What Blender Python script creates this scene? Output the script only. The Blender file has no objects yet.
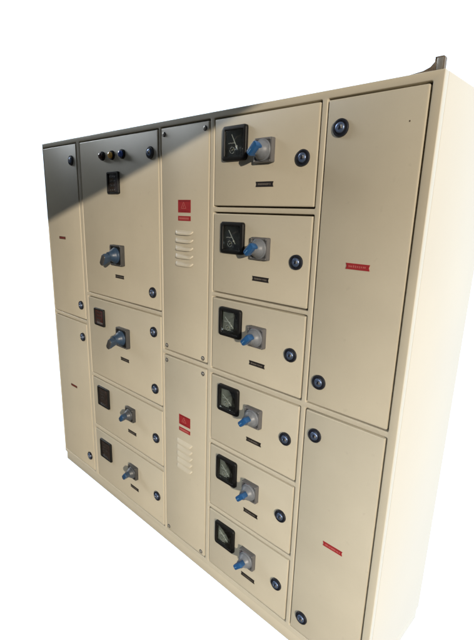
import bpy, bmesh, math, random
from mathutils import Vector, Matrix

random.seed(7)
SC = bpy.context.scene
COL = SC.collection
H = 1.905                       # height of the cabinet
W, D = 2.1, 0.46

# ------------------------------------------------------------------ camera
cam_d = bpy.data.cameras.new('camera')
cam = bpy.data.objects.new('camera', cam_d)
COL.objects.link(cam)
SC.camera = cam
right = Vector((0.7170557, 0.6965542, 0.0253653))
down = Vector((0.1966514, -0.1672584, -0.9661019))
fwd = Vector((-0.6686997, 0.6977370, -0.2569119))
M = Matrix(((right.x, -down.x, -fwd.x, 2.53882),
            (right.y, -down.y, -fwd.y, -1.13674),
            (right.z, -down.z, -fwd.z, H - 0.32402),
            (0, 0, 0, 1)))
cam.matrix_world = M
cam_d.sensor_fit = 'AUTO'
cam_d.sensor_width = 36
cam_d.lens = 445.306 / 640 * 36
cam_d.shift_x = 0.00995
cam_d.shift_y = 0.01473
cam_d.clip_start = 0.02
cam_d.clip_end = 500

# ------------------------------------------------------------------ sun and sky
SUNV = Vector((1.42, -1.0, 0.32)).normalized()     # towards the sun
EL = math.asin(SUNV.z)
AZ = math.atan2(SUNV.x, SUNV.y)
sun_d = bpy.data.lights.new('sun', 'SUN')
sun_d.energy = 3.7
sun_d.angle = math.radians(0.5)
sun_d.color = (1.0, 0.875, 0.715)
sun = bpy.data.objects.new('sun', sun_d)
COL.objects.link(sun)
sun.rotation_euler = SUNV.to_track_quat('Z', 'Y').to_euler()
sun.location = SUNV * 20

world = bpy.data.worlds.new('World')
SC.world = world
world.use_nodes = True
nt = world.node_tree
nt.nodes.clear()
N = nt.nodes.new
out = N('ShaderNodeOutputWorld')
sky = N('ShaderNodeTexSky')
sky.sky_type = 'NISHITA'
sky.sun_disc = False
sky.sun_elevation = EL
sky.sun_rotation = AZ
bg_sky = N('ShaderNodeBackground'); bg_sky.inputs[1].default_value = 0.05
nt.links.new(sky.outputs[0], bg_sky.inputs[0])
bg_white = N('ShaderNodeBackground')                 # plain white surround added behind the cabinet, also brightens its flank
bg_white.inputs[0].default_value = (0.72, 0.85, 1.0, 1)
bg_white.inputs[1].default_value = 1.95
bg_low = N('ShaderNodeBackground')                   # pale ground in front, low down
bg_low.inputs[0].default_value = (1.0, 0.84, 0.60, 1)
bg_low.inputs[1].default_value = 0.06
tc = N('ShaderNodeTexCoord')
sep = N('ShaderNodeSeparateXYZ')
nt.links.new(tc.outputs['Generated'], sep.inputs[0])
def ramp(sock, a, b):
    m = N('ShaderNodeMapRange'); m.interpolation_type = 'SMOOTHSTEP'
    m.inputs['From Min'].default_value = a; m.inputs['From Max'].default_value = b
    nt.links.new(sock, m.inputs['Value'])
    return m.outputs[0]
mx1 = N('ShaderNodeMixShader')
nt.links.new(ramp(sep.outputs['Z'], 0.30, 0.20), mx1.inputs[0])
nt.links.new(bg_sky.outputs[0], mx1.inputs[1]); nt.links.new(bg_low.outputs[0], mx1.inputs[2])
bg_fill = N('ShaderNodeBackground')                  # bright patch added to the front sky, fills the lower doors
bg_fill.inputs[0].default_value = (0.89, 0.95, 1.0, 1)
bg_fill.inputs[1].default_value = 13.0
mx1.name = 'front'
add = N('ShaderNodeAddShader')
mxh = N('ShaderNodeMixShader')
mul = N('ShaderNodeMath'); mul.operation = 'MULTIPLY'
nt.links.new(ramp(sep.outputs['X'], 0.42, 0.22), mul.inputs[0])
nt.links.new(ramp(sep.outputs['Z'], 0.54, 0.42), mul.inputs[1])
nt.links.new(mul.outputs[0], mxh.inputs[0])
nt.links.new(bg_fill.outputs[0], mxh.inputs[2])
nt.links.new(bg_sky.outputs[0], add.inputs[0]); nt.links.new(mxh.outputs[0], add.inputs[1])
nt.links.new(add.outputs[0], mx1.inputs[1])
mx2 = N('ShaderNodeMixShader')
nt.links.new(ramp(sep.outputs['Y'], 0.0, 0.07), mx2.inputs[0])
nt.links.new(mx1.outputs[0], mx2.inputs[1]); nt.links.new(bg_white.outputs[0], mx2.inputs[2])
nt.links.new(mx2.outputs[0], out.inputs[0])

SC.view_settings.view_transform = 'Standard'
SC.view_settings.look = 'None'
SC.view_settings.exposure = 0
SC.view_settings.gamma = 1

# ------------------------------------------------------------------ materials
def mat(name, col, rough=0.4, metal=0.0, var=0.0, vscale=6.0, bump=0.0, bscale=300.0, coat=0.0, spec=0.5, dirt=None):
    m = bpy.data.materials.new(name)
    m.use_nodes = True
    t = m.node_tree; b = t.nodes['Principled BSDF']
    b.inputs['Base Color'].default_value = (*col, 1)
    b.inputs['Roughness'].default_value = rough
    b.inputs['Metallic'].default_value = metal
    b.inputs['Specular IOR Level'].default_value = spec
    b.inputs['Coat Weight'].default_value = coat
    b.inputs['Coat Roughness'].default_value = 0.08
    geo = t.nodes.new('ShaderNodeNewGeometry')
    if var > 0:
        n = t.nodes.new('ShaderNodeTexNoise'); n.inputs['Scale'].default_value = vscale
        n.inputs['Detail'].default_value = 7; n.inputs['Roughness'].default_value = 0.6
        t.links.new(geo.outputs['Position'], n.inputs['Vector'])
        cr = t.nodes.new('ShaderNodeValToRGB')
        lo = tuple(c * (1 - var) for c in col); hi = tuple(min(1, c * (1 + var)) for c in col)
        cr.color_ramp.elements[0].position = 0.3; cr.color_ramp.elements[1].position = 0.7
        cr.color_ramp.elements[0].color = (*lo, 1); cr.color_ramp.elements[1].color = (*hi, 1)
        t.links.new(n.outputs['Fac'], cr.inputs[0])
        src = cr.outputs[0]
        if dirt:
            n2 = t.nodes.new('ShaderNodeTexNoise'); n2.inputs['Scale'].default_value = 38
            n2.inputs['Detail'].default_value = 4
            t.links.new(geo.outputs['Position'], n2.inputs['Vector'])
            r2 = t.nodes.new('ShaderNodeMapRange')
            r2.inputs['From Min'].default_value = 0.66; r2.inputs['From Max'].default_value = 0.8
            r2.inputs['To Max'].default_value = dirt
            t.links.new(n2.outputs['Fac'], r2.inputs['Value'])
            mx = t.nodes.new('ShaderNodeMixRGB')
            mx.inputs[2].default_value = (col[0] * .55, col[1] * .52, col[2] * .5, 1)
            t.links.new(r2.outputs[0], mx.inputs[0]); t.links.new(src, mx.inputs[1])
            src = mx.outputs[0]
        t.links.new(src, b.inputs['Base Color'])
        rr = t.nodes.new('ShaderNodeMapRange')
        rr.inputs['To Min'].default_value = max(0.02, rough - 0.07); rr.inputs['To Max'].default_value = min(1, rough + 0.07)
        t.links.new(n.outputs['Fac'], rr.inputs['Value'])
        t.links.new(rr.outputs[0], b.inputs['Roughness'])
    if bump > 0:
        n3 = t.nodes.new('ShaderNodeTexNoise'); n3.inputs['Scale'].default_value = bscale
        n3.inputs['Detail'].default_value = 3
        t.links.new(geo.outputs['Position'], n3.inputs['Vector'])
        bp = t.nodes.new('ShaderNodeBump'); bp.inputs['Strength'].default_value = bump
        bp.inputs['Distance'].default_value = 0.0006
        t.links.new(n3.outputs['Fac'], bp.inputs['Height'])
        t.links.new(bp.outputs[0], b.inputs['Normal'])
    return m

CREAM = (0.51, 0.468, 0.368)
MT = dict(
    paint=mat('cream_powder_coat', CREAM, 0.42, var=0.05, vscale=3.5, bump=0.14, bscale=380, dirt=0.22),
    frame=mat('cream_frame_paint', (0.515, 0.472, 0.372), 0.45, var=0.03, vscale=4, bump=0.12, bscale=420, dirt=0.10),
    side=mat('cream_sunlit_flank', (0.54, 0.492, 0.395), 0.5, var=0.025, vscale=3, bump=0.1),  # same cream as the doors, its colour lightened for the sunlit flank
    gasket=mat('dark_gasket', (0.11, 0.09, 0.06), 0.8, var=0.2, vscale=30),
    black=mat('black_plastic', (0.007, 0.007, 0.007), 0.45, var=0.15, vscale=50, bump=0.15, bscale=900, spec=0.3),
    dial=mat('black_dial', (0.018, 0.019, 0.018), 0.5, var=0.2, vscale=60),
    ivory=mat('white_print', (0.75, 0.75, 0.70), 0.5, var=0.05),
    yellow=mat('yellow_print', (0.45, 0.38, 0.10), 0.5, var=0.05),
    glass=None,
    grey=mat('grey_plastic', (0.105, 0.104, 0.107), 0.42, var=0.12, vscale=40, bump=0.2, bscale=700),
    dgrey=mat('dark_grey_plastic', (0.05, 0.05, 0.05), 0.42, var=0.12, vscale=40, bump=0.2, bscale=700),
    blue=mat('blue_plastic', (0.013, 0.078, 0.215), 0.45, var=0.15, vscale=60),
    dblue=mat('dark_blue_plastic', (0.016, 0.055, 0.13), 0.45, var=0.2, vscale=60),
    lgrey=mat('pale_grey_plastic', (0.145, 0.158, 0.178), 0.42, var=0.14, vscale=60, bump=0.2, bscale=700),
    mgrey=mat('slate_grey_plastic', (0.06, 0.066, 0.076), 0.42, var=0.15, vscale=60),
    slate=mat('slate_blue_plastic', (0.028, 0.055, 0.10), 0.42, var=0.15, vscale=60),
    dialglare=mat('glare_dial', (0.24, 0.245, 0.215), 0.5, var=0.25, vscale=35),
    paleblue=mat('pale_blue_print', (0.12, 0.28, 0.5), 0.5, var=0.05),
    ring=mat('dark_lock_ring', (0.012, 0.014, 0.022), 0.35, var=0.15, vscale=80),
    chrome=mat('blued_chrome', (0.16, 0.22, 0.36), 0.35, 0.75, var=0.12, vscale=90),
    steel=mat('zinc_steel', (0.45, 0.43, 0.39), 0.38, 0.7, var=0.12, vscale=60),
    rust=mat('weathered_steel', (0.20, 0.155, 0.11), 0.5, 0.4, var=0.35, vscale=60, bump=0.4, bscale=200),
    red=mat('red_vinyl', (0.30, 0.022, 0.026), 0.4, var=0.08, vscale=60),
    dred=mat('dark_red_vinyl', (0.20, 0.014, 0.018), 0.4, var=0.08, vscale=60),
    pink=mat('pale_red_print', (0.45, 0.13, 0.12), 0.45, var=0.05),
    brown=mat('brown_label', (0.085, 0.030, 0.016), 0.45, var=0.1, vscale=60),
    plate=mat('black_label', (0.016, 0.013, 0.012), 0.4, var=0.1, vscale=60),
    faint=mat('faded_engraving', (0.13, 0.115, 0.10), 0.5, var=0.1),
    amber=mat('amber_lens', (0.80, 0.46, 0.09), 0.2, var=0.1, vscale=60, coat=0.5),
    blulens=mat('blue_lens', (0.03, 0.09, 0.42), 0.2, var=0.1, vscale=60, coat=0.5),
    redlens=mat('dark_red_lens', (0.035, 0.008, 0.008), 0.2, var=0.1, vscale=60, coat=0.5),
    lcd=mat('dark_display', (0.03, 0.022, 0.02), 0.15, var=0.3, vscale=40, coat=0.6),
    lcdred=mat('maroon_display', (0.06, 0.02, 0.018), 0.15, var=0.3, vscale=40, coat=0.6),
    sheet=mat('grey_sheet', (0.06, 0.06, 0.06), 0.5, var=0.1),
)
g = bpy.data.materials.new('meter_glass'); g.use_nodes = True
gt = g.node_tree; gb = gt.nodes['Principled BSDF']
gb.inputs['Base Color'].default_value = (0.9, 0.95, 0.93, 1)
gb.inputs['Transmission Weight'].default_value = 1.0
gb.inputs['Roughness'].default_value = 0.06
gb.inputs['IOR'].default_value = 1.5
gn = gt.nodes.new('ShaderNodeTexNoise'); gn.inputs['Scale'].default_value = 25
gg = gt.nodes.new('ShaderNodeNewGeometry'); gt.links.new(gg.outputs['Position'], gn.inputs['Vector'])
gr = gt.nodes.new('ShaderNodeMapRange'); gr.inputs['To Min'].default_value = 0.03; gr.inputs['To Max'].default_value = 0.12
gt.links.new(gn.outputs['Fac'], gr.inputs['Value']); gt.links.new(gr.outputs[0], gb.inputs['Roughness'])
MT['glass'] = g

# ------------------------------------------------------------------ helpers
WL = {}                                     # world location of every object
class MB:
    """collects shapes (local coordinates: x right, y into the cabinet, z up)"""
    def __init__(s):
        s.bm = bmesh.new(); s.mats = []
    def mi(s, key):
        if key not in s.mats: s.mats.append(key)
        return s.mats.index(key)
    def box(s, c, size, key, bevel=0.0, seg=2, rot=None):
        t = bmesh.new()
        bmesh.ops.create_cube(t, size=1)
        for v in t.verts: v.co = Vector((v.co.x * size[0], v.co.y * size[1], v.co.z * size[2]))
        if bevel: bmesh.ops.bevel(t, geom=t.edges[:], offset=bevel, segments=seg, profile=0.5, affect='EDGES')
        mtx = Matrix.Translation(c) @ (rot if rot else Matrix())
        s.merge(t, mtx, key)
    def merge(s, t, mtx, key):
        i = s.mi(key); vm = {}
        for v in t.verts: vm[v] = s.bm.verts.new(mtx @ v.co)
        for f in t.faces:
            try: nf = s.bm.faces.new([vm[v] for v in f.verts])
            except ValueError: continue
            nf.material_index = i
        t.free()
    def loops(s, rings, key, cap0=False, cap1=True, close=True):
        i = s.mi(key)
        vr = [[s.bm.verts.new(p) for p in r] for r in rings]
        n = len(vr[0])
        for a, b in zip(vr, vr[1:]):
            for k in range(n if close else n - 1):
                f = s.bm.faces.new((a[k], a[(k + 1) % n], b[(k + 1) % n], b[k])); f.material_index = i
        if cap0: s.bm.faces.new(vr[0][::-1]).material_index = i
        if cap1: s.bm.faces.new(vr[-1]).material_index = i
    def rr(s, levels, key, c=(0, 0, 0), n=5, **kw):
        """loft of rounded rectangles: levels of (w, h, r, y)"""
        rings = []
        for w, h, r, y in levels:
            ring = []
            for cx, cz, a0 in ((w/2-r, h/2-r, 0), (-w/2+r, h/2-r, 90), (-w/2+r, -h/2+r, 180), (w/2-r, -h/2+r, 270)):
                for k in range(n + 1):
                    a = math.radians(a0 + 90 * k / n)
                    ring.append((c[0] + cx + r * math.cos(a), c[1] + y, c[2] + cz + r * math.sin(a)))
            rings.append(ring)
        s.loops(rings, key, **kw)
    def lathe(s, prof, key, c=(0, 0, 0), n=28, sx=1.0, **kw):
        """profile of (radius, y) turned about the y axis"""
        rings = [[(c[0] + r * sx * math.cos(2*math.pi*k/n), c[1] + y, c[2] + r * math.sin(2*math.pi*k/n)) for k in range(n)] for r, y in prof]
        s.loops(rings, key, **kw)
    def build(s, name, parent=None, loc=(0, 0, 0), smooth=40):
        bmesh.ops.recalc_face_normals(s.bm, faces=s.bm.faces[:])
        me = bpy.data.meshes.new(name); s.bm.to_mesh(me); s.bm.free()
        for k in s.mats: me.materials.append(MT[k])
        if smooth:
            me.shade_smooth()
            me.set_sharp_from_angle(angle=math.radians(smooth))
        return link(name, me, parent, loc)

def link(name, me, parent, loc):
    o = bpy.data.objects.new(name, me); COL.objects.link(o)
    L = Vector(loc); o.parent = parent
    o.location = L - (WL[parent.name] if parent else Vector())
    WL[o.name] = L
    return o
def again(src, parent, loc):
    """a copy of a part that shares its mesh"""
    o = src.copy(); COL.objects.link(o)
    L = Vector(loc); o.parent = parent
    o.location = L - WL[parent.name]
    WL[o.name] = L
    return o
PROTO = {}
def part(kind, make, parent, loc):
    if kind not in PROTO:
        PROTO[kind] = make(parent, loc); return PROTO[kind]
    return again(PROTO[kind], parent, loc)
def V(x, z, y=0.0): return Vector((x, y, H + z))

# ------------------------------------------------------------------ the cabinet
root = bpy.data.objects.new('switchgear_cabinet', None); COL.objects.link(root)
root.location = (W/2, D/2, 0); WL[root.name] = Vector(root.location)
root['label'] = 'cream painted steel switchgear cabinet with rotary handles, black meters and blue-black locks on its doors'
root['category'] = 'electrical panel'

R6 = [(-.0265, -.3068), (-.3333, -.6120), (-.6362, -.9118), (-.9412, -1.2175), (-1.2447, -1.5210), (-1.5477, -1.8190)]
COLS = {
    1: (.0120, .3740, [(-.0265, -.9064), (-.9350, -1.8220)]),
    2: (.4130, 1.0320, [(-.0265, -.7450), (-.7724, -1.1880), (-1.2170, -1.4960), (-1.5270, -1.8220)]),
    3: (1.0536, 1.3232, [(-.0255, -.9060), (-.9340, -1.8190)]),
    4: (1.3540, 1.7715, R6),
    5: (1.7995, 2.0690, [(-.0265, -.9106), (-.9387, -1.8190)]),
}
GAP = 0.0052
holes = []
for ci, (x0, x1, rows) in COLS.items():
    for t, b in rows: holes.append((x0 - GAP, x1 + GAP, b - GAP, t + GAP))
FB = -1.848                                   # lower end of the frame
cu = bpy.data.curves.new('frame_outline', 'CURVE'); cu.dimensions = '2D'; cu.fill_mode = 'BOTH'
BV = 0.0026
cu.extrude = 0.012 - BV; cu.bevel_depth = BV; cu.bevel_resolution = 2; cu.offset = -BV
def outline(x0, x1, z0, z1, r, n=4):
    pts = []
    for cx, cz, a0 in ((x1-r, z1-r, 0), (x0+r, z1-r, 90), (x0+r, z0+r, 180), (x1-r, z0+r, 270)):
        for q in range(n + 1):
            a = math.radians(a0 + 90 * q / n); pts.append((cx + r*math.cos(a), cz + r*math.sin(a)))
    sp = cu.splines.new('POLY'); sp.points.add(len(pts) - 1); sp.use_cyclic_u = True
    for p, (x, z) in zip(sp.points, pts): p.co = (x, z, 0, 1)
outline(0.0, W, FB, 0.0, .003)
for h in holes: outline(*h, .004)
co = bpy.data.objects.new('frame_outline', cu); COL.objects.link(co)
dg = bpy.context.evaluated_depsgraph_get()
me0 = bpy.data.meshes.new_from_object(co.evaluated_get(dg))
bpy.data.objects.remove(co); bpy.data.curves.remove(cu)
mb = MB(); mb.bm.from_mesh(me0); bpy.data.meshes.remove(me0); mb.mi('frame')
for v in mb.bm.verts: v.co = Vector((v.co.x, .012 - v.co.z, H + v.co.y)) - WL[root.name]
for f in mb.bm.faces: f.material_index = 0
bmesh.ops.remove_doubles(mb.bm, verts=mb.bm.verts[:], dist=1e-5)
fr = mb.build('front_frame', root, (0, 0, 0), smooth=30)
fr.location = (0, 0, 0); WL[fr.name] = Vector(WL[root.name])

# shell behind the frame: top, sides and back as one folded box, gasket-dark inner face
mb = MB()
mb.box((W/2, 0.024 + (D-.024)/2 + .0002, H + FB/2 + .0), (W, D - .0244, -FB), 'side', 0.0025)
shell = mb.build('body_shell', root, (0, 0, 0))
mb = MB()
mb.box((W/2, 0.0232, H + FB/2), (W - .012, .0012, -FB - .012), 'gasket')
mb.build('door_gasket', root, (0, 0, 0))
# channel under the frame
mb = MB()
mb.box((W/2, D/2 + .002, (H + FB) / 2 - .001), (W - .008, D - .008, H + FB - .002), 'frame', 0.003)
mb.build('base_channel', root, (0, 0, 0))

def door_panel(name, x0, x1, t, b, proud=0.0015):
    w, h = x1 - x0, t - b
    mb = MB()
    y = -proud
    mb.rr([(w, h, .003, .022), (w, h, .003, y + .003), (w - .0016, h - .0016, .003, y + .0009), (w - .0056, h - .0056, .003, y)], 'paint', n=3, cap0=True)
    o = mb.build(name, root, V((x0 + x1) / 2, (t + b) / 2))
    return o

# --- small parts ---------------------------------------------------
def mk_lock(parent, loc):
    mb = MB()
    mb.lathe([(.0238, .001), (.0238, -.004), (.0225, -.0062), (.0185, -.0068), (.0172, -.0045)], 'ring', cap1=False)
    return mb.build('lock_ring', parent, loc)
def mk_core(parent, loc):
    mb = MB()
    mb.lathe([(.0168, .001), (.0168, -.0046), (.0150, -.0060)], 'ring', cap1=True)
    mb.lathe([(.0142, -.0056), (.0138, -.0078), (.0120, -.0094), (.0085, -.0098), (.0065, -.0098), (.0055, -.0080)], 'chrome', cap1=True, n=24)
    mb.box((0, -.0085, 0), (.0035, .004, .0095), 'ring', .0005, rot=Matrix.Rotation(math.radians(20), 4, 'Y'))
    mb.box((.0068, -.0106, .0015), (.0048, .0016, .0090), 'steel', .0006)  # pale steel piece added as the lock's glint
    return mb.build('lock_core', parent, loc)
def lock(door, x, z, y=-.0015):
    part('lock_ring', mk_lock, door, V(x, z, y)); part('lock_core', mk_core, door, V(x, z, y))

def mk_bezel(parent, loc, s=.108):
    mb = MB()
    i = s - .026
    mb.rr([(s, s, .010, .001), (s, s, .010, -.0085), (s - .002, s - .002, .0095, -.0105), (s - .005, s - .005, .009, -.0115),
           (i + .003, i + .003, .005, -.0115), (i, i, .004, -.0100), (i, i, .004, -.004)], 'black', cap1=False)
    return mb.build('meter_bezel', parent, loc)
def mk_dial(parent, loc, s=.082, grey=False):
    mb = MB()
    mb.box((0, -.0015, 0), (s - .0005, .004, s - .0005), 'dial')
    y = -.0038
    px, pz = .012, -.014                               # needle pivot
    if grey: mb.box((-.010, -.0022, .002), (.050, .0030, .064), 'dialglare')  # pale left panel: glass reflection put into the dial colour
    # arc scale
    for k in range(15):
        a = math.radians(95 + 80 * k / 14)
        L = .0065 if k % 2 == 0 else .004
        r = .041
        mb.box((px + .012 + r * math.cos(a), y, pz - .006 + r * math.sin(a)), (L, .0006, .0010), 'faint', rot=Matrix.Rotation(-a, 4, 'Y'))
    for k in range(5):
        mb.box((-.026 + .006 * k, y, .001 + .0006 * (k % 2)), (.0038, .0006, .0022), 'ivory')
    # round emblem
    for k in range(20):
        a = 2 * math.pi * k / 20
        if k % 5 != 4: mb.box((-.012 + .0095 * math.cos(a), y, -.020 + .0095 * math.sin(a)), (.0028, .0006, .0012), 'ivory', rot=Matrix.Rotation(-a - math.pi/2, 4, 'Y'))
    mb.box((-.012, y, -.020), (.006, .0007, .0016), 'ivory', rot=Matrix.Rotation(math.radians(-55), 4, 'Y'))
    mb.box((-.009, y, -.018), (.005, .0007, .0016), 'yellow', rot=Matrix.Rotation(math.radians(20), 4, 'Y'))
    mb.rr([(.030, .016, .003, 0), (.030, .016, .003, -.0012)], 'black', c=(.020, y, -.030), n=3)
    return mb.build('meter_dial', parent, loc)
def mk_needle(ang):
    def f(parent, loc):
        mb = MB()
        rot = Matrix.Rotation(math.radians(ang), 4, 'Y')
        mb.box(rot @ Vector((0, 0, .016)), (.0021, .0010, .054), 'ivory', rot=rot)
        mb.lathe([(.0032, 0.0), (.0032, -.0015), (.002, -.002)], 'ivory', n=14)
        return mb.build('meter_needle', parent, loc)
    return f
def mk_glass(parent, loc, s=.0815):
    mb = MB()
    mb.box((0, -.0082, 0), (s, .0016, s), 'glass', .0004)
    return mb.build('meter_glass', parent, loc)
def analog_meter(door, x, z, ang, y=-.0015, grey=False):
    part('meter_bezel', mk_bezel, door, V(x, z, y))
    if grey: part('glare_dial', lambda p, l: mk_dial(p, l, grey=True), door, V(x, z, y))
    else: part('meter_dial', mk_dial, door, V(x, z, y))
    part('needle%d' % ang, mk_needle(ang), door, V(x + .008, z - .010, y - .0055))
    part('meter_glass', mk_glass, door, V(x, z, y))

def digital_meter(door, x, z, w, h, key='lcd', y=-.0015, bar=False):
    mb = MB()
    mb.rr([(w, h, .006, .001), (w, h, .006, -.008), (w - .003, h - .003, .006, -.010), (w - .016, h - .016, .003, -.010), (w - .018, h - .018, .003, -.0065)], 'black', cap1=False)
    mb.build('meter_bezel', door, V(x, z, y))
    mb = MB()
    mb.box((0, -.0035, 0), (w - .0185, .006, h - .0185), key, .0005)
    if bar:
        mb.box((.004, -.0072, -h/2 + .016), (w - .040, .0016, .008), 'grey', .0005)
    for k in range(3):
        for q in range(4):
            mb.box((-w/4 + .012 * q + .004, -.0068, h/4 - .018 * k), (.006, .0008, .009), 'dial', .0002)
    mb.build('meter_screen', door, V(x, z, y))
    mb = MB()
    for k in range(3 if not bar else 2):
        mb.lathe([(.0035, 0), (.0035, -.0018), (.0025, -.0024)], 'dgrey', c=(-.016 + .016 * k, -.0070, -h/2 + (.016 if not bar else .026)), n=12)
    mb.build('meter_button', door, V(x, z, y))

def mk_hplate(s, t, key):
    def f(parent, loc):
        mb = MB()
        mb.rr([(s, s, .005, .001), (s, s, .005, -t + .003), (s - .002, s - .002, .005, -t + .0008), (s - .006, s - .006, .005, -t),
               (s - .012, s - .012, .004, -t), (s - .015, s - .015, .004, -t + .0018)], key, cap1=False)
        mb.box((0, -t + .0026, 0), (s - .014, .0016, s - .014), 'dgrey' if key == 'grey' else 'black')
        for sx in (-1, 1):
            for sz in (-1, 1):
                mb.lathe([(.0024, 0), (.0024, -.001), (.0015, -.0013)], 'steel', c=(sx * (s/2 - .0055), -t, sz * (s/2 - .0055)), n=10)
        return mb.build('handle_plate', parent, loc)
    return f
def mk_hub(k, t, p, key, mark):
    """round dome and tapering stem"""
    def f(parent, loc):
        mb = MB()
        y0 = -t + .002
        mb.lathe([(.033*k, y0), (.033*k, y0 - .004*k), (.0315*k, y0 - .006*k), (.0295*k, y0 - .0065*k), (.0285*k, y0 - .011*k), (.026*k, y0 - .015*k),
                  (.0215*k, y0 - .020*k), (.0175*k, y0 - .027*k), (.0155*k, y0 - .036*k)], key, n=36)
        if mark:
            for a in (100, 145):
                c = Vector((.0255*k*math.cos(math.radians(a)), -t - .0005, .0255*k*math.sin(math.radians(a))))
                mb.box((c.x * 1.22, -t + .0008, c.z * 1.22), (.011*k, .0022, .0045*k), 'dred', .0004, rot=Matrix.Rotation(math.radians(-a + 90), 4, 'Y'))
        return mb.build('handle_hub', parent, loc)
    return f
def mk_grip(k, t, p, key, ang, tip=None, L=.052, droop=0.0):
    """flattened lever: wide fin across the axis, from the stem out to the tip"""
    def f(parent, loc):
        mb = MB()
        rot = Matrix.Rotation(math.radians(ang), 4, 'Y')       # fin lies along local z before turning
        prof = [(.024, .026, t + .014), (.024, .034, t + .020), (.025, .044, p - .027), (.025, .052, p - .014), (.0245, .052, p - .004), (.0225, .049, p - .0010), (.019, .044, p)]
        rings = []
        for w, l, y in prof:
            w *= k; l *= k * L / .052
            r = min(w, l) * .30
            ring = []
            off = -droop * (y - t) / (p - t)
            for cx, cz, a0 in ((w/2-r, l/2-r, 0), (-w/2+r, l/2-r, 90), (-w/2+r, -l/2+r, 180), (w/2-r, -l/2+r, 270)):
                for q in range(5):
                    a = math.radians(a0 + 90 * q / 4)
                    v = rot @ Vector((cx + r * math.cos(a), 0, cz + r * math.sin(a)))
                    ring.append((v.x, -y, v.z + off))
            rings.append(ring)
        if tip:
            j = 2 if tip == 'blue' else 4
            mb.loops(rings[:j+1], key, cap1=False)
            mb.loops(rings[j:], tip)
        else:
            mb.loops(rings, key)
        # pale pointer line on the nose
        v = rot @ Vector((0, 0, -.012*k))
        mb.box((v.x, -p - .0002, v.z - droop), (.0025*k, .0012, .018*k), 'paleblue' if tip == 'blue' else 'dgrey', rot=rot)
        return mb.build('handle_grip', parent, loc)
    return f
def handle(door, x, z, kind, y=-.0015):
    loc = V(x, z, y)
    if kind == 'blue':
        part('hp_b', mk_hplate(.073, .017, 'grey'), door, loc)
        part('hh_b', mk_hub(1.0, .017, .080, 'lgrey', True), door, loc)
        part('hg_b', mk_grip(.84, .017, .068, 'lgrey', 45, 'blue', .055), door, loc)
    elif kind == 'large':
        part('hp_l', mk_hplate(.094, .021, 'dgrey'), door, loc)
        part('hh_l', mk_hub(1.10, .021, .090, 'slate', False), door, loc)
        part('hg_l', mk_grip(1.12, .021, .090, 'slate', 30, 'dgrey', .046, .018), door, loc)
    else:
        part('hp_s', mk_hplate(.070, .017, 'dgrey'), door, loc)
        part('hh_s', mk_hub(.92, .017, .066, 'mgrey', False), door, loc)
        part('hg_s', mk_grip(.95, .017, .064, 'slate', 40, 'dblue', .044, .004), door, loc)

def tag_plate(door, x, z, w=.072, h=.016, key='plate', ink='faint', y=-.0015, notch=True, tilt=0.0):
    """engraved strip with swallow-tail ends; the lettering is too worn to read"""
    mb = MB(); d = .0018; i = mb.mi(key)
    n = .0028 if notch else 0
    out = [(-w/2, -h/2), (w/2, -h/2), (w/2 - n, 0), (w/2, h/2), (-w/2, h/2), (-w/2 + n, 0)]
    rot = Matrix.Rotation(tilt, 4, 'Y')
    rings = [[tuple(rot @ Vector((a, yy, b))) for a, b in out] for yy in (.0008, -d)]
    mb.loops(rings, key)
    rnd = random.Random(int(x * 1000) * 7 + int(-z * 1000))
    p = -w/2 + .009
    while p < w/2 - .010:
        lw = rnd.choice((.0022, .0030, .0034))
        hh = h * rnd.choice((.26, .32, .36))
        mb.box(tuple(rot @ Vector((p + lw/2, -d - .0001, rnd.uniform(-.0004, .0004)))), (lw, .0005, hh), ink, rot=rot)
        p += lw + rnd.choice((.0012, .0012, .0030))
    return mb.build('name_plate', door, V(x, z, y), smooth=0)

def sticker(door, x, z, w, h, mark=True, y=-.0008):
    mb = MB()
    mb.rr([(w, h, .001, .0005), (w, h, .001, -.0007)], 'red', n=2)
    rnd = random.Random(int(-z * 1000))
    if mark:
        # triangle with bolt, drawn faintly as on the worn sticker
        pts = [(0, .013), (-.014, -.010), (.014, -.010)]
        for (ax, az), (bx, bz) in zip(pts, pts[1:] + pts[:1]):
            a = math.atan2(bz - az, bx - ax); L = math.hypot(bx - ax, bz - az)
            mb.box(((ax+bx)/2 - .004, -.0009, (az+bz)/2 + .002), (L, .0004, .0018), 'pink', rot=Matrix.Rotation(-a, 4, 'Y'))
        mb.box((-.004, -.0009, .000), (.002, .0004, .011), 'pink', rot=Matrix.Rotation(.35, 4, 'Y'))
        for q in range(7): mb.box((-.026 + .0085 * q, -.0009, -h/2 + .006), (.006, .0004, .004), 'dred')
        mb.box((0, -.0009, h/2 - .0045), (w - .012, .0004, .0045), 'dred')
    else:
        p = -w/2 + .007
        while p < w/2 - .009:
            lw = rnd.choice((.004, .0055)); mb.box((p + lw/2, -.0009, 0), (lw, .0004, h * .42), 'pink'); p += lw + .0022
    return mb.build('warning_sticker', door, V(x, z, y), smooth=0)

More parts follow.
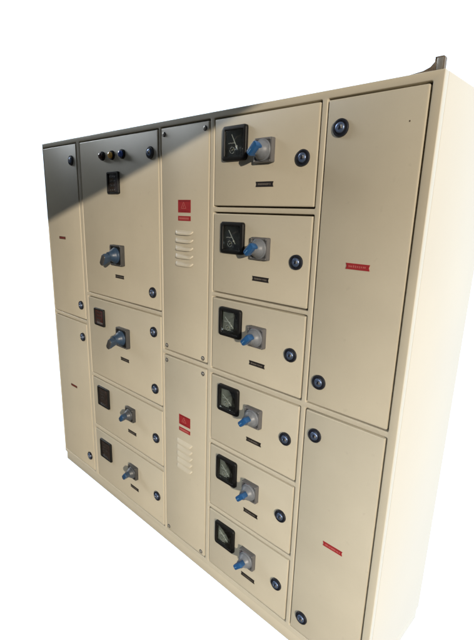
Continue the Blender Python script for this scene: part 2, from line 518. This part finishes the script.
def mk_louvre(parent, loc):
    """pressed hood: rises from its upper edge to an open lip below"""
    mb = MB(); n, m = 22, 8; w, h, d = .102, .0175, .0110
    rows = []
    for j in range(m + 1):
        t = j / m
        row = []
        for k in range(n + 1):
            u = -1 + 2 * k / n
            e = (1 - abs(u) ** 6) ** .5
            yy = -d * e * math.sin(t * math.pi / 2) ** .9
            row.append((u * w / 2, yy, h / 2 - h * t * (0.35 + .65 * e) ))
        rows.append(row)
    mb.loops(rows, 'paint', cap1=False, close=False)
    # inner face of the lip, so that the hood has a thickness
    lip = rows[-1]
    inner = [(x * .985, min(0.0005, y + .0014), z + .0006) for x, y, z in lip]
    back = [(x * .97, .0006, z + .004) for x, y, z in lip]
    mb.loops([lip, inner], 'paint', cap1=False, close=False)
    mb.loops([inner, back], 'gasket', cap1=False, close=False)
    return mb.build('louvre', parent, loc)
def mk_screw(parent, loc):
    mb = MB()
    mb.lathe([(.0092, .0005), (.0092, -.0010), (.0080, -.0016)], 'ring', n=20)
    mb.lathe([(.0068, -.0012), (.0066, -.0030), (.0048, -.0044), (.002, -.0047)], 'steel', n=20)
    mb.box((0, -.0046, 0), (.0085, .0010, .0014), 'ring', rot=Matrix.Rotation(.6, 4, 'Y'))
    return mb.build('screw', parent, loc)

def lamp(door, x, z, key, y=-.0015):
    mb = MB()
    mb.lathe([(.0195, .001), (.0195, -.006), (.0175, -.009), (.0145, -.009), (.0140, -.006)], 'black', cap1=False)
    mb.build('lamp_bezel', door, V(x, z, y))
    mb = MB()
    mb.lathe([(.0138, .0), (.0138, -.012), (.0125, -.0165), (.009, -.019), (.004, -.0198)], key)
    mb.build('lamp_lens', door, V(x, z, y))

# --- column 1: two narrow blank doors --------------------------------
x0, x1, rows = COLS[1]
d = door_panel('door', x0, x1, *rows[0]); lock(d, .322, -.101); lock(d, .336, -.834)
tag_plate(d, .170, -.487, .070, .014, 'brown', 'dred', notch=False)
d = door_panel('door', x0, x1, *rows[1]); lock(d, .333, -1.012); lock(d, .332, -1.741)
tag_plate(d, .187, -1.342, .070, .013, 'brown', 'dred', notch=False)

# --- column 2: incomer door, feeder doors ------------------------------
x0, x1, rows = COLS[2]
d = door_panel('door', x0, x1, *rows[0])
d['label'] = 'tall door with three indicator lamps above a small black display'
lock(d, .982, -.107); lock(d, .982, -.673)
lamp(d, .622, -.099, 'redlens'); lamp(d, .702, -.100, 'amber'); lamp(d, .784, -.100, 'blulens')
digital_meter(d, .706, -.216, .094, .094)
handle(d, .724, -.535, 'large'); tag_plate(d, .724, -.635)
d = door_panel('door', x0, x1, *rows[1])
lock(d, .983, -.849); lock(d, .986, -1.117)
digital_meter(d, .527, -.865, .094, .090, 'lcdred', bar=True)
handle(d, .745, -.926, 'large'); tag_plate(d, .742, -1.040)
d = door_panel('door', x0, x1, *rows[2])
lock(d, .986, -1.366)
digital_meter(d, .527, -1.306, .110, .110); handle(d, .783, -1.314, 'small'); tag_plate(d, .784, -1.416)
d = door_panel('door', x0, x1, *rows[3])
lock(d, .985, -1.679)
digital_meter(d, .524, -1.623, .110, .110); handle(d, .790, -1.634, 'small'); tag_plate(d, .789, -1.732)

# --- column 3: screwed cover plates with louvres --------------------------
x0, x1, rows = COLS[3]
for (t, b), zst, zss, zl, pit in ((rows[0], -.311, -.356, -.409, .0303), (rows[1], -1.205, -1.250, -1.311, .0308)):
    p = door_panel('cover_plate', x0, x1, t, b, .0008)
    sticker(p, 1.190, zst, .074, .047); sticker(p, 1.190, zss, .074, .018, False)
    for k in range(5): part('louvre', mk_louvre, p, V(1.190, zl - pit * k, -.0008))
    for sx, sz in ((1.071, t - .022), (1.303, t - .022), (1.073, b + .017), (1.302, b + .015)):
        part('screw', mk_screw, p, V(sx, sz, -.0008))

# --- column 4: six feeder doors ---------------------------------------
x0, x1, rows = COLS[4]
ZL = [-.169, -.472, -.773, -1.075, -1.383, -1.683]
ZM = [-.109, -.414, -.716, -1.018, -1.323, -1.631]
ZH = [-.140, -.441, -.742, -1.044, -1.350, -1.657]
ZT = [-.239, -.542, -.843, -1.144, -1.450, -1.751]
NE = [-30, -35, -50, -55, -50, -55]
for i in range(6):
    d = door_panel('door', x0, x1, *rows[i])
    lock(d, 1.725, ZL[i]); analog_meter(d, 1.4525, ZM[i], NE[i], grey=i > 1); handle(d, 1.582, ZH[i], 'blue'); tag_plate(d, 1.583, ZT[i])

# --- column 5: two tall cable doors ----------------------------------
x0, x1, rows = COLS[5]
d = door_panel('door', x0, x1, *rows[0]); lock(d, 1.843, -.100); lock(d, 1.839, -.834)
tag_plate(d, 1.932, -.465, .073, .017, 'red', 'pink')
mb = MB(); mb.lathe([(.0022, .0004), (.0020, -.0004)], 'gasket', n=9); mb.build('paint_chip', d, V(2.031, -.103, -.0016))
d = door_panel('door', x0, x1, *rows[1]); lock(d, 1.840, -1.017); lock(d, 1.846, -1.747)
tag_plate(d, 1.941, -1.388, .073, .016, 'red', 'pink')

# --- lifting lug on the top right corner ------------------------------
mb = MB()
mb.box((2.0840, .005, H + .0130), (.015, .007, .026), 'steel', .0015)
mb.box((2.0735, .008, H + .0125), (.005, .010, .025), 'rust', .0015)
mb.box((2.0820, .009, H + .0262), (.020, .015, .0035), 'rust', .001)
mb.box((2.0925, .009, H + .0130), (.0026, .014, .0255), 'rust', .0008)
pts = [(2.0710, .018), (2.0710, .0005), (2.015, .0005), (2.046, .0035), (2.062, .009)]
rings = [[(x, y, H + z) for x, z in pts] for y in (.004, .012)]
mb.loops(rings, 'rust', cap0=True)
mb.build('lifting_lug', root, (0, 0, 0))

# ------------------------------------------------------------------ the canopy whose shadow crosses the upper left doors
can = bpy.data.objects.new('canopy', None); COL.objects.link(can)
can.location = (.5, -1.8, 0); WL[can.name] = Vector(can.location)
can['label'] = 'dark flat canopy on two posts, shading the upper left doors'
can['category'] = 'canopy'
ZC = H + .5
k = SUNV / -SUNV.y
def cast(x, z):
    s = (ZC - (H + z)) / k.z
    return Vector((x + k.x * s, k.y * s, 0))
A, B = cast(1.488, -.018), cast(0.0, -.411)
e = (B - A)
A2 = A + e * ((-.6 - A.y) / e.y); B2 = B + e * .12
xl = -3.0  # roof reaches past its cast edge, shaped to block front sky light
mb = MB()
rings = [[(A2.x, A2.y, z), (xl, A2.y, z), (xl, B2.y, z), (B2.x, B2.y, z)] for z in (ZC, ZC + .03)]
mb.loops(rings, 'sheet', cap0=True)
mb.build('roof_panel', can, (0, 0, 0), smooth=0)
mb = MB(); mb.box(((xl + 1.35) / 2, B2.y + .06, ZC / 2 - .002), (1.35 - xl, .06, ZC - .004), 'sheet', .004); mb.build('shade_screen', can, (0, 0, 0), smooth=0)  # unseen screen, added to keep front fill off the left columns
for px, py in ((xl + .05, A2.y - .05), (B2.x - .08, B2.y + .05)):
    mb = MB(); mb.box((px, py, ZC/2), (.05, .05, ZC), 'sheet', .004); mb.build('post', can, (0, 0, 0))
